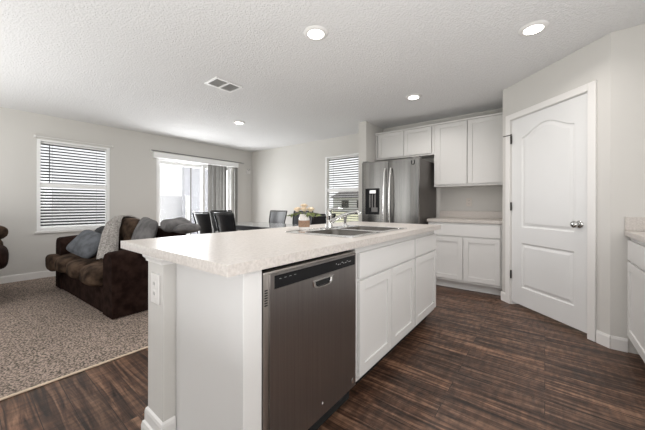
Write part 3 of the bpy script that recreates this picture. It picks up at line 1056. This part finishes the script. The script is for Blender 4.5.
# fridge
fr = thing('refrigerator', 'stainless steel refrigerator with two doors and water dispenser', 'refrigerator', (-1.755, 4.15, 0))
RX0, RX1, RYF = -2.185, -1.325, 3.745
FR = frame((0, RYF, 0), (1, 0, 0), (0, -1, 0))
b = B(FR); b.box(RX0 + 0.004, RX1 - 0.002, -0.80, -0.075, 0.03, 1.738, bevel=0.004)
tag(ob('body', b, 'fridgeside', fr), 'dark grey cabinet body')
RS = -1.752
def fdoor(u0, u1, holes):
    b = B(FR)
    # gently bowed front as strips across the width
    n = 12
    for i in range(n):
        a, c = u0 + (u1 - u0) * i / n, u0 + (u1 - u0) * (i + 1) / n
        def d(u):
            t = 2 * (u - u0) / (u1 - u0) - 1
            return -0.016 * abs(t) ** 3
        segs = [(0.085, 1.735)]
        for h in holes:
            if a >= h[0] - 1e-6 and c <= h[1] + 1e-6:
                segs = [(0.085, h[2]), (h[3], 1.735)]
        for z0, z1 in segs:
            b.loft([[(a, -0.068, z), (c, -0.068, z), (c, d(c), z), (a, d(a), z)] for z in (z0, z1)])
    bmesh.ops.remove_doubles(b.bm, verts=b.bm.verts[:], dist=1e-5)
    return b
dl = ob('door', fdoor(RX0, RS - 0.004, []), 'steel', fr)
dr = ob('door', fdoor(RS + 0.004, RX1, []), 'steel', fr)
for u, dd in ((RS - 0.043, dl), (RS + 0.043, dr)):
    b = B(FR)
    pts = []
    for k in range(17):
        t = k / 16
        pts.append((u, 0.012 + 0.052 * math.sin(PI * t) ** 0.55, 0.62 + 1.0 * t))
    b.tube(pts, 0.0125, 12)
    b.tube([(u, -0.004, 0.625), (u, 0.02, 0.625)], 0.012, 10); b.tube([(u, -0.004, 1.615), (u, 0.02, 1.615)], 0.012, 10)
    tag(ob('handle', b, 'lite_steel', dd, smooth=True), 'long bowed steel handle')
# dispenser
b = B(FR)
q0, q1, p0, p1 = -2.112, -1.892, 0.965, 1.345
b.box(q0, q0 + 0.014, 0.0005, 0.012, p0, p1); b.box(q1 - 0.014, q1, 0.0005, 0.012, p0, p1)
b.box(q0 + 0.014, q1 - 0.014, 0.0005, 0.012, p1 - 0.02, p1); b.box(q0 + 0.014, q1 - 0.014, 0.0005, 0.018, p0, p0 + 0.03)
b.box(q0 + 0.014, q1 - 0.014, 0.0003, 0.003, p0 + 0.03, p1 - 0.02)
dp = tag(ob('water_dispenser', b, 'black', dl), 'black water and ice dispenser')
b = B(FR); b.box(q0 + 0.07, q1 - 0.05, 0.0035, 0.011, p1 - 0.075, p1 - 0.026, bevel=0.002)
tag(ob('display', b, 'lite_steel', dp), 'pale display')
b = B(FR)
for u in (q0 + 0.065, q0 + 0.105, q0 + 0.15):
    b.box(u, u + 0.018, 0.0035, 0.014, p0 + 0.10, p1 - 0.09, bevel=0.003)
b.box(q0 + 0.10, q1 - 0.02, 0.0035, 0.012, p0 + 0.035, p0 + 0.10, bevel=0.002)
tag(ob('paddles', b, 'greyplastic', dp), 'grey dispenser paddles')
# small dark round emblem, open at the top
b = B(FR)
ub, zb = RX1 - 0.072, 1.675
pts = [(ub - 0.019, 0.003, zb + 0.028)] + [(ub + 0.021 * math.cos(a), 0.003, zb + 0.026 * math.sin(a)) for a in [PI + PI * k / 12 for k in range(13)]] + [(ub + 0.019, 0.003, zb + 0.028)]
b.tube(pts, 0.0042, 8)
tag(ob('emblem', b, 'black', dr, smooth=True), 'small dark emblem')
b = B(FR); b.box(RX0 + 0.02, RX1 - 0.02, -0.09, -0.075, 0.02, 0.08)
ob('base_grille', b, 'matteblack', fr)
for u in (RX0 + 0.05, RX1 - 0.05):
    b = B(FR); b.box(u - 0.04, u + 0.04, -0.14, -0.01, 1.7385, 1.756, bevel=0.004)
    ob('hinge_cover', b, 'greyplastic', fr)

# ---------------------------------------------------------------- right-hand run
FRR = frame((0.502, 0, 0), (0, 1, 0), (-1, 0, 0))
base_unit('white base cabinet standing right of the pantry door at the frame edge', FRR, 2.43, 3.085, 0.60,
          [(2.445, 3.060, 0.137, 0.684)], [(2.445, 3.060, 0.703, 0.846)])
b = B(); b.box(0.472, XR - 0.0015, 2.40, C2.y - 0.0015, CT0, CT1, bevel=0.003)
tag(ob('right_countertop', b, 'counter', origin=(0.8, 2.75, CT0)), 'beige laminate countertop on the cabinet right of the pantry door', 'countertop').name = 'side_countertop'
b = B(); b.box(0.474, XR - 0.0015, C2.y - 0.021, C2.y - 0.001, 0.9145, 1.018, bevel=0.003)
tag(ob('backsplash', b, 'counter', origin=(0.8, C2.y, 0.9145)), 'low beige backsplash strip on the wall right of the pantry door', 'backsplash')

# ---------------------------------------------------------------- vase and flowers
VX, VY = -1.43, 1.60
vs = thing('flower_vase', 'small milky white jar with a brown burlap band on the island', 'vase', (VX, VY, 0.9145))
b = B(); b.lathe([(0.001, 0.9147), (0.036, 0.9147), (0.040, 0.922), (0.041, 0.965), (0.041, 1.0), (0.034, 1.015), (0.032, 1.034), (0.029, 1.034), (0.030, 1.012), (0.001, 1.005)], (VX, VY, 0), n=28)
ob('jar', b, 'vase', vs, smooth=True)
b = B(); b.lathe([(0.0415, 0.938), (0.0428, 0.938), (0.0428, 0.987), (0.0415, 0.987)], (VX, VY, 0), n=28, cap=False)
tag(ob('band', b, 'burlap', vs, smooth=True), 'brown burlap band')

def rose(loc, r, seed):
    rnd = random.Random(seed)
    t = thing('rose', 'cream rose in the white jar on the island', 'flower', loc, 'cream roses in the jar')
    b = B()
    c = Vector(loc)
    b.soft(c, (r * 0.9, r * 0.9, r * 0.9), n=2, cuts=3)
    for ring, (nn, rr, tilt) in enumerate(((4, 0.42, 0.25), (5, 0.62, 0.55), (6, 0.8, 0.95))):
        for k in range(nn):
            a = 2 * PI * k / nn + ring * 0.6 + rnd.uniform(-.2, .2)
            rows = []
            for i in range(5):
                v = i / 4
                row = []
                for j in range(5):
                    w = (j / 4 - 0.5) * 2
                    aa = a + w * (0.75 if ring < 2 else 0.6) * (0.6 + 0.4 * math.sin(PI * min(1, v * 0.9 + 0.1)))
                    rad = r * rr * (0.35 + 0.65 * math.sin(v * PI / 2)) + r * tilt * 0.25 * v * v
                    zz = -r * 0.5 + r * 1.05 * v - r * tilt * 0.45 * v * v - 0.08 * r * w * w
                    row.append((c.x + rad * math.cos(aa), c.y + rad * math.sin(aa), c.z + zz))
                rows.append(row)
            b.grid(rows)
    ob('bloom', b, 'petal', t, smooth=True)
    b = B()
    dv = Vector((c.x - VX, c.y - VY, 0))
    dv = dv.normalized() if dv.length > 1e-3 else Vector((0, 0, 0))
    b.tube([Vector((VX, VY, 1.009)) + dv * 0.009, Vector((VX, VY, 1.036)) + dv * 0.018, c - Vector((0, 0, r * 0.42))], 0.002, 6)
    tag(ob('stem', b, 'leaf', t), 'green stem')
ROSES = [(0.0, 0.0, 1.098, 0.031)] + [(0.058 * math.cos(math.radians(a)), 0.058 * math.sin(math.radians(a)), 1.068 + 0.006 * (k % 2), 0.029) for k, a in enumerate((8, 66, 128, 188, 248, 308))]
for i, (dx, dy, dz, r) in enumerate(ROSES):
    rose((VX + dx, VY + dy, dz), r, i)

def sprig(vec, n, seed, label):
    rnd = random.Random(seed)
    dv = Vector((vec[0], vec[1], 0)).normalized()
    base = Vector((VX, VY, 1.036)) + dv * 0.019
    tip = Vector((VX + vec[0], VY + vec[1], vec[2]))
    t = thing('leafy_sprig', label, 'plant', base)
    b = B(); b.tube([Vector((VX, VY, 1.009)) + dv * 0.014, base, base.lerp(tip, 0.5) + Vector((0, 0, 0.012)), tip], [0.002, 0.002, 0.0017, 0.001], 6)
    ob('stem', b, 'leaf', t)
    b = B()
    for k in range(n):
        f = 0.45 + 0.55 * k / (n - 1)
        p = base.lerp(tip, f) + Vector((0, 0, 0.012 * math.sin(PI * f)))
        a = rnd.uniform(0, 2 * PI)
        d = (tip - base).normalized() * 0.6 + Vector((math.cos(a), math.sin(a), rnd.uniform(-.35, .15)))
        d.normalize()
        sd_ = d.cross(Vector((0, 0, 1))).normalized()
        up = sd_.cross(d)
        Ln, W = rnd.uniform(0.030, 0.046), rnd.uniform(0.010, 0.015)
        rows = []
        for i in range(5):
            v = i / 4
            wd = W * math.sin(PI * (0.08 + 0.9 * v)) ** 0.8
            cen = p + d * Ln * v - up * 0.008 * v * v
            rows.append([cen - sd_ * wd + up * 0.002, cen, cen + sd_ * wd + up * 0.002])
        b.grid(rows)
    ob('leaves', b, 'leaf', t, smooth=True)
sprig((0.085, 0.064, 1.026), 12, 1, 'olive green leafy sprig leaning out of the jar towards the faucet')
sprig((0.100, -0.040, 1.022), 9, 2, 'olive green leafy sprig drooping lowest out of the jar towards the sink')
sprig((-0.080, -0.062, 1.022), 9, 3, 'olive green leafy sprig leaning out of the jar towards the patio door')

# ---------------------------------------------------------------- sofa
sf = thing('sofa', 'dark brown three seat microfibre sofa facing away from the patio door', 'sofa', (-4.16, 1.3, 0.008))
G0 = 0.008
SX0, SX1 = -5.10, -3.205
b = B()
b.box(SX0 + 0.02, SX1 - 0.02, 0.895, 1.76, G0 + 0.002, 0.285, bevel=0.02)
ob('base', b, 'brown', sf)
def arm(x0, x1, h, y0=0.885):
    b = B()
    y1 = 1.74
    prof = []
    cx, hw = (x0 + x1) / 2, (x1 - x0) / 2
    loops = []
    for y, s in ((y0 + 0.0, 0.90), (y0 + 0.02, 0.975), (y0 + 0.06, 1.0), (1.2, 1.0), (y1 - 0.05, 1.0), (y1, 0.96)):
        lp = [(cx - hw * 0.96, y, G0 + 0.01), (cx + hw * 0.96, y, G0 + 0.01)]
        for k in range(13):
            a = PI * k / 12
            lp.append((cx + hw * s * (abs(math.cos(a)) ** 0.75) * (1 if math.cos(a) >= 0 else -1), y, h - 0.13 + 0.13 * s * math.sin(a) ** 0.75 + (0.02 if 1.0 < y < 1.5 else 0)))
        loops.append(lp)
    b.loft(loops)
    return b
ob('armrest', arm(SX0 - 0.03, SX0 + 0.22, 0.675, 0.885), 'brown', sf, smooth=True)
ob('armrest', arm(SX1 - 0.25, SX1, 0.64), 'brown', sf, smooth=True)
b = B(); b.soft((-4.153, 1.665, 0.50), (1.40, 0.24, 0.62), n=7, cuts=9, wob=0.01)
ob('backrest', b, 'brown', sf, smooth=True)
for i, (a, c) in enumerate(((SX0 + 0.232, -4.41), (-4.402, -3.922), (-3.914, SX1 - 0.256))):
    b = B()
    b.soft(((a + c) / 2, 1.185, 0.372), (c - a, 0.80, 0.215), n=4.2, cuts=11, wob=0.016, seed=i * 2.0)
    if i == 0:      # the end cushion wraps round the front of the arm
        b.soft((a - 0.015, 0.815, 0.37), (0.32, 0.125, 0.20), n=3.6, cuts=7, wob=0.01, seed=5)
    ob('seat_cushion', b, 'seat', sf, smooth=True)
b = B(); b.soft((-4.46, 1.47, 0.69), (0.72, 0.26, 0.45), n=3.2, cuts=9, wob=0.03, seed=9, rot=Matrix.Rotation(math.radians(-10), 3, 'X'))
ob('back_cushion', b, 'seat', sf, smooth=True)

from mathutils.bvhtree import BVHTree

def meshes(root):
    out = [root] if root.type == 'MESH' else []
    for ch in root.children:
        out += meshes(ch)
    return out

def tree(o, off):
    return BVHTree.FromPolygons([v.co + off for v in o.data.vertices], [tuple(p.vertices) for p in o.data.polygons])

RESTING = [sf]

def settle(root, d, step=0.004):
    """slide a thing along d until it only just clears what it rests on"""
    obst = [tree(m_, OFF[r.name]) for r in RESTING for m_ in meshes(r)]
    d = Vector(d).normalized()
    off = Vector(OFF[root.name])
    for k in range(120):
        if not any(tree(m_, off + d * step * k).overlap(ob_) for m_ in meshes(root) for ob_ in obst):
            root.location = off + d * step * k
            OFF[root.name] = Vector(root.location)
            break
    RESTING.append(root)

def pillow(label, m, loc, size, rx, ry, rz, seed, slide, name='throw_pillow'):
    R = Matrix.Rotation(math.radians(rz), 3, 'Z') @ Matrix.Rotation(math.radians(rx), 3, 'X') @ Matrix.Rotation(math.radians(ry), 3, 'Y')
    t = thing(name, label, 'pillow', loc)
    b = B(); b.soft(loc, size, n=6, cuts=11, wob=0.018, wscale=7, rot=R, seed=seed, pinch=0.86)
    ob('cover', b, m, t, smooth=True)
    b = B()
    pts = []
    for k in range(41):
        a = 2 * PI * k / 40
        cx_, cz_ = math.cos(a), math.sin(a)
        d = (abs(cx_) ** 6 + abs(cz_) ** 6) ** (1 / 6)
        pts.append(Vector(loc) + R @ Vector((cx_ / d * size[0] / 2, 0, cz_ / d * size[2] / 2)))
    b.tube(pts, 0.006, 6, cap=False)
    ob('piping', b, m, t, smooth=True)
    settle(t, slide)
    return t
pillow('charcoal pillow on the sofa behind the blue grey pillow', 'darkpillow', (-4.44, 1.22, 0.62), (0.40, 0.12, 0.36), -24, -8, 8, 2, (0.1, -0.6, 0.5))
pillow('blue grey pillow leaning on the sofa seat in front of the far armrest', 'greypillow', (-4.34, 1.04, 0.585), (0.46, 0.15, 0.31), -38, 14, 22, 1, (0.1, -0.4, 0.5))
pillow('mid grey pillow on the sofa back right of the brown back cushion', 'midgrey', (-3.80, 1.46, 0.69), (0.54, 0.17, 0.44), -18, 6, -6, 3, (0, -0.8, 0.35))
bl = thing('folded_blanket', 'grey bundled blanket lying over the near corner of the sofa', 'blanket', (-3.32, 1.60, 0.79))
b = B()
b.soft((-3.40, 1.585, 0.765), (0.38, 0.28, 0.16), n=2.5, cuts=10, wob=0.035, wscale=9, seed=4)
b.soft((-3.25, 1.62, 0.745), (0.32, 0.28, 0.12), n=2.5, cuts=10, wob=0.03, wscale=9, seed=6)
ob('folds', b, 'midgrey', bl, smooth=True)
settle(bl, (0.05, 0, 1))

# pale throw over the far end of the sofa back
L_ = [(-4.74, 1.74, 0.85), (-4.74, 1.56, 0.895), (-4.70, 1.42, 0.87), (-4.60, 1.33, 0.76), (-4.36, 1.20, 0.62), (-4.12, 1.08, 0.515), (-3.92, 0.97, 0.492)]
R_ = [(-4.50, 1.74, 0.88), (-4.46, 1.56, 0.945), (-4.40, 1.40, 0.925), (-4.26, 1.31, 0.80), (-4.08, 1.24, 0.62), (-3.92, 1.17, 0.52), (-3.78, 1.05, 0.495)]
def curve(P, n=36):
    out = []
    P = [Vector(p) for p in P]
    for i in range(n + 1):
        t = i / n * (len(P) - 1)
        k = min(int(t), len(P) - 2)
        f = t - k
        p0, p1, p2, p3 = P[max(k - 1, 0)], P[k], P[k + 1], P[min(k + 2, len(P) - 1)]
        out.append(0.5 * ((2 * p1) + (p2 - p0) * f + (2 * p0 - 5 * p1 + 4 * p2 - p3) * f * f + (3 * p1 - p0 - 3 * p2 + p3) * f ** 3))
    return out
obst = [tree(m_, OFF[r.name]) for r in RESTING for m_ in meshes(r)]
def top(x, y):
    z = 0.02
    for dx, dy in ((0, 0), (.028, 0), (-.028, 0), (0, .028), (0, -.028), (.02, .02), (-.02, .02), (.02, -.02), (-.02, -.02)):
        for t_ in obst:
            h_ = t_.ray_cast(Vector((x + dx, y + dy, 2.0)), Vector((0, 0, -1)))
            if h_[0] is not None and h_[0].z < 1.5:
                z = max(z, h_[0].z)
    return z
G = [[Vector(a.lerp(c, j / 16)) for j in range(17)] for a, c in zip(curve(L_, 48), curve(R_, 48))]
Zs = [[top(p.x, p.y) for p in row] for row in G]
for it in range(60):      # the cloth bridges the hollows it hangs over
    for i in range(1, len(Zs) - 1):
        for j in range(17):
            nb = [Zs[i - 1][j], Zs[i + 1][j]] + ([Zs[i][j - 1], Zs[i][j + 1]] if 0 < j < 16 else [])
            Zs[i][j] = max(Zs[i][j], sum(nb) / len(nb))
rows = []
for i, (a, c) in enumerate(zip(curve(L_, 48), curve(R_, 48))):
    row = []
    for j in range(17):
        p = a.lerp(c, j / 16)
        row.append(Vector((p.x, p.y, Zs[i][j] + 0.030 + 0.006 * noise.noise(p * 18) + 0.006 * (1 + math.sin(j * 1.5)))))
    rows.append(row)
b = B(); b.grid(rows, thick=0.012)
tag(ob('throw_blanket', b, 'throw', smooth=True, origin=(-4.7, 1.4, 0.5)), 'pale grey knit throw draped over the far end of the sofa back', 'blanket')

# the sofa stands a few degrees off the wall
PIV, TH = Vector((-3.205, 0.885, 0)), math.radians(3.0)
for o in RESTING + [bpy.data.objects['throw_blanket']]:
    o.location = PIV + Matrix.Rotation(TH, 3, 'Z') @ (Vector(o.location) - PIV)
    o.rotation_euler.z = TH

# armchair at the left edge
ac = thing('armchair', 'brown overstuffed armchair cut off by the left edge of the photo', 'armchair', (-5.05, -0.30, 0.008))
AY = 0.055
b = B(); b.box(-5.50, -4.62, -0.66 + AY, 0.20 + AY, G0 + 0.002, 0.30, bevel=0.03)
ob('base', b, 'brown', ac)
b = B(); b.soft((-5.36, -0.24 + AY, 0.50), (0.30, 1.04, 0.46), n=5, cuts=8, wob=0.01, rot=Matrix.Rotation(math.radians(-8), 3, 'Y'))
b.soft((-5.40, -0.235 + AY, 0.745), (0.30, 1.12, 0.27), n=2.8, cuts=8, wob=0.02)
ob('backrest', b, 'seat', ac, smooth=True)
for y in (-0.63 + AY, 0.16 + AY):
    b = B(); b.soft((-5.03, y, 0.50), (0.86, 0.26, 0.26), n=3.4, cuts=8, wob=0.02, seed=y)
    b.soft((-5.03, y - 0.05 * (y > 0), 0.24), (0.82, 0.18, 0.44), n=6, cuts=6, wob=0.008, seed=y)
    ob('armrest', b, 'brown', ac, smooth=True)
b = B(); b.soft((-4.95, -0.235 + AY, 0.38), (0.72, 0.52, 0.20), n=4, cuts=8, wob=0.01)
ob('seat_cushion', b, 'seat', ac, smooth=True)

# ---------------------------------------------------------------- dining set
TX0, TX1, TY0, TY1 = -4.80, -2.90, 2.97, 3.74
tb = thing('dining_table', 'dark framed dining table with a pale glass top behind the island', 'table', (-3.85, 3.35, 0.008))
b = B(); b.box(TX0, TX1, TY0, TY1, 0.738, 0.750, bevel=0.003)
tag(ob('table_top', b, 'tableglass', tb), 'pale glass top')
b = B()
for a in ((TX0 + .03, TX1 - .03, TY0 + .03, TY0 + .06), (TX0 + .03, TX1 - .03, TY1 - .06, TY1 - .03), (TX0 + .03, TX0 + .06, TY0 + .06, TY1 - .06), (TX1 - .06, TX1 - .03, TY0 + .06, TY1 - .06)):
    b.box(*a, 0.66, 0.7375)
ob('apron', b, 'chairmetal', tb)
for x in (TX0 + .06, TX1 - .06):
    for y in (TY0 + .06, TY1 - .06):
        b = B(); b.box(x - .035, x + .035, y - .035, y + .035, G0 + 0.002, 0.659, bevel=0.004)
        ob('leg', b, 'chairmetal', tb)

def make_chair(label):
    """local: the sitter faces +Y, origin at the floor under the seat"""
    t = thing('dining_chair', label, 'chair', (0, 0, 0), 'black dining chairs')
    b = B(); b.soft((0, 0.0, 0.455), (0.44, 0.44, 0.075), n=6, cuts=6)
    ob('seat', b, 'chairpad', t, smooth=True)
    b = B()
    rows = []
    for z, y, w in ((0.56, -0.215, 0.19), (0.68, -0.235, 0.205), (0.82, -0.262, 0.22), (0.945, -0.295, 0.23)):
        rows.append((z, y, w))
    loops = []
    for z, y, w in rows:
        lp = []
        for k in range(-4, 5):
            u = k / 4
            lp.append((w * u, y - 0.03 * (1 - u * u) - 0.016 * (1 - abs(u) ** 4), z))
        for k in range(4, -5, -1):
            u = k / 4
            lp.append((w * u, y - 0.03 * (1 - u * u) + 0.018 * (1 - abs(u) ** 4), z))
        loops.append(lp)
    b.loft(loops)
    ob('backrest', b, 'chairpad', t, smooth=True)
    b = B()
    for s in (-1, 1):
        b.tube([(s * 0.20, -0.19, 0.42), (s * 0.205, -0.21, 0.55), (s * 0.222, -0.237, 0.68), (s * 0.238, -0.264, 0.82), (s * 0.245, -0.298, 0.955)], 0.013, 8)
    pts = [(0.245 * k / 4, -0.298 - 0.03 * (1 - (k / 4) ** 2), 0.962) for k in range(-4, 5)]
    b.tube(pts, 0.014, 8)
    ob('back_frame', b, 'chairmetal', t, smooth=True)
    for sx in (-1, 1):
        for sy_ in (-1, 1):
            b = B(); b.tube([(sx * 0.195, sy_ * 0.185, 0.43), (sx * 0.205, sy_ * 0.215, 0.002)], [0.016, 0.012], 8)
            ob('leg', b, 'chairmetal', t, smooth=True)
    return t
ch0 = make_chair('x')
CH = [(-4.47, 2.74, 0, 'black dining chair leftmost at the near side of the table'),
      (-3.81, 2.74, 0, 'black dining chair at the near side of the table, right of the leftmost one'),
      (-5.02, 3.36, -90, 'black dining chair at the table end nearest the patio door'),
      (-4.42, 3.84, 180, 'black dining chair by the back wall, left of the jar with roses'),
      (-3.72, 3.84, 180, 'black dining chair by the back wall, right behind the jar with roses'),
      (-2.66, 3.06, 90, 'black dining chair at the table end nearest the faucet')]
for i, (x, y, rz, lab) in enumerate(CH):
    o = ch0 if i == 0 else copy_tree(ch0)
    o.location = (x, y, G0)
    o.rotation_euler = (0, 0, math.radians(rz))
    o['label'] = lab

# ---------------------------------------------------------------- outside
b = B(); b.box(-60, 40, -40, 60, -0.35, -0.12)
o = struct('ground_outside', b, 'lawn')
b = B(); b.box(-8.3, XL - 0.15, 1.6, 6.0, -0.119, -0.02)
struct('patio_outside', b, 'patio')
b = B(); b.box(-9.05, -9.0, 0.5, 4.66, -0.115, 1.37)
for y in (1.2, 3.0):
    b.box(-9.0, -8.94, y - 0.05, y + 0.05, -0.115, 1.42)
tag(ob('garden_fence', b, 'fence', origin=(-9.0, 2.6, -0.115)), 'low pale fence outside beyond the patio door', 'fence')
b = B(); b.box(-8.6, -8.45, 4.12, 7.5, -0.115, 3.0)
tag(ob('privacy_wall', b, 'greyfence', origin=(-8.5, 5.8, -0.115)), 'tall grey privacy wall outside right of the low fence', 'wall')
b = B(); b.box(-8.44, -8.32, 4.13, 4.27, -0.115, 1.36, bevel=0.01)
tag(ob('fence_post', b, 'vinyl', origin=(-8.38, 4.2, -0.115)), 'white post outside in front of the tall grey wall', 'post')
hs = thing('neighbour_house', 'grey house far outside the dining window behind the blind', 'house', (-23.0, 42.0, -0.12))
b = B(); b.box(-29.0, -18.0, 40.0, 46.0, -0.118, 2.3)
ob('wall', b, 'house', hs)
b = B(); b.loft([[(x, 39.5, 2.3), (x, 46.5, 2.3), (x, 43.0, 3.6)] for x in (-29.5, -17.5)])
ob('roof', b, 'roofing', hs)
for x in (-26.5, -23.5, -20.2):
    b = B(); b.box(x - 0.7, x + 0.7, 39.94, 39.999, 0.6, 1.8)
    ob('window', b, 'black', hs)
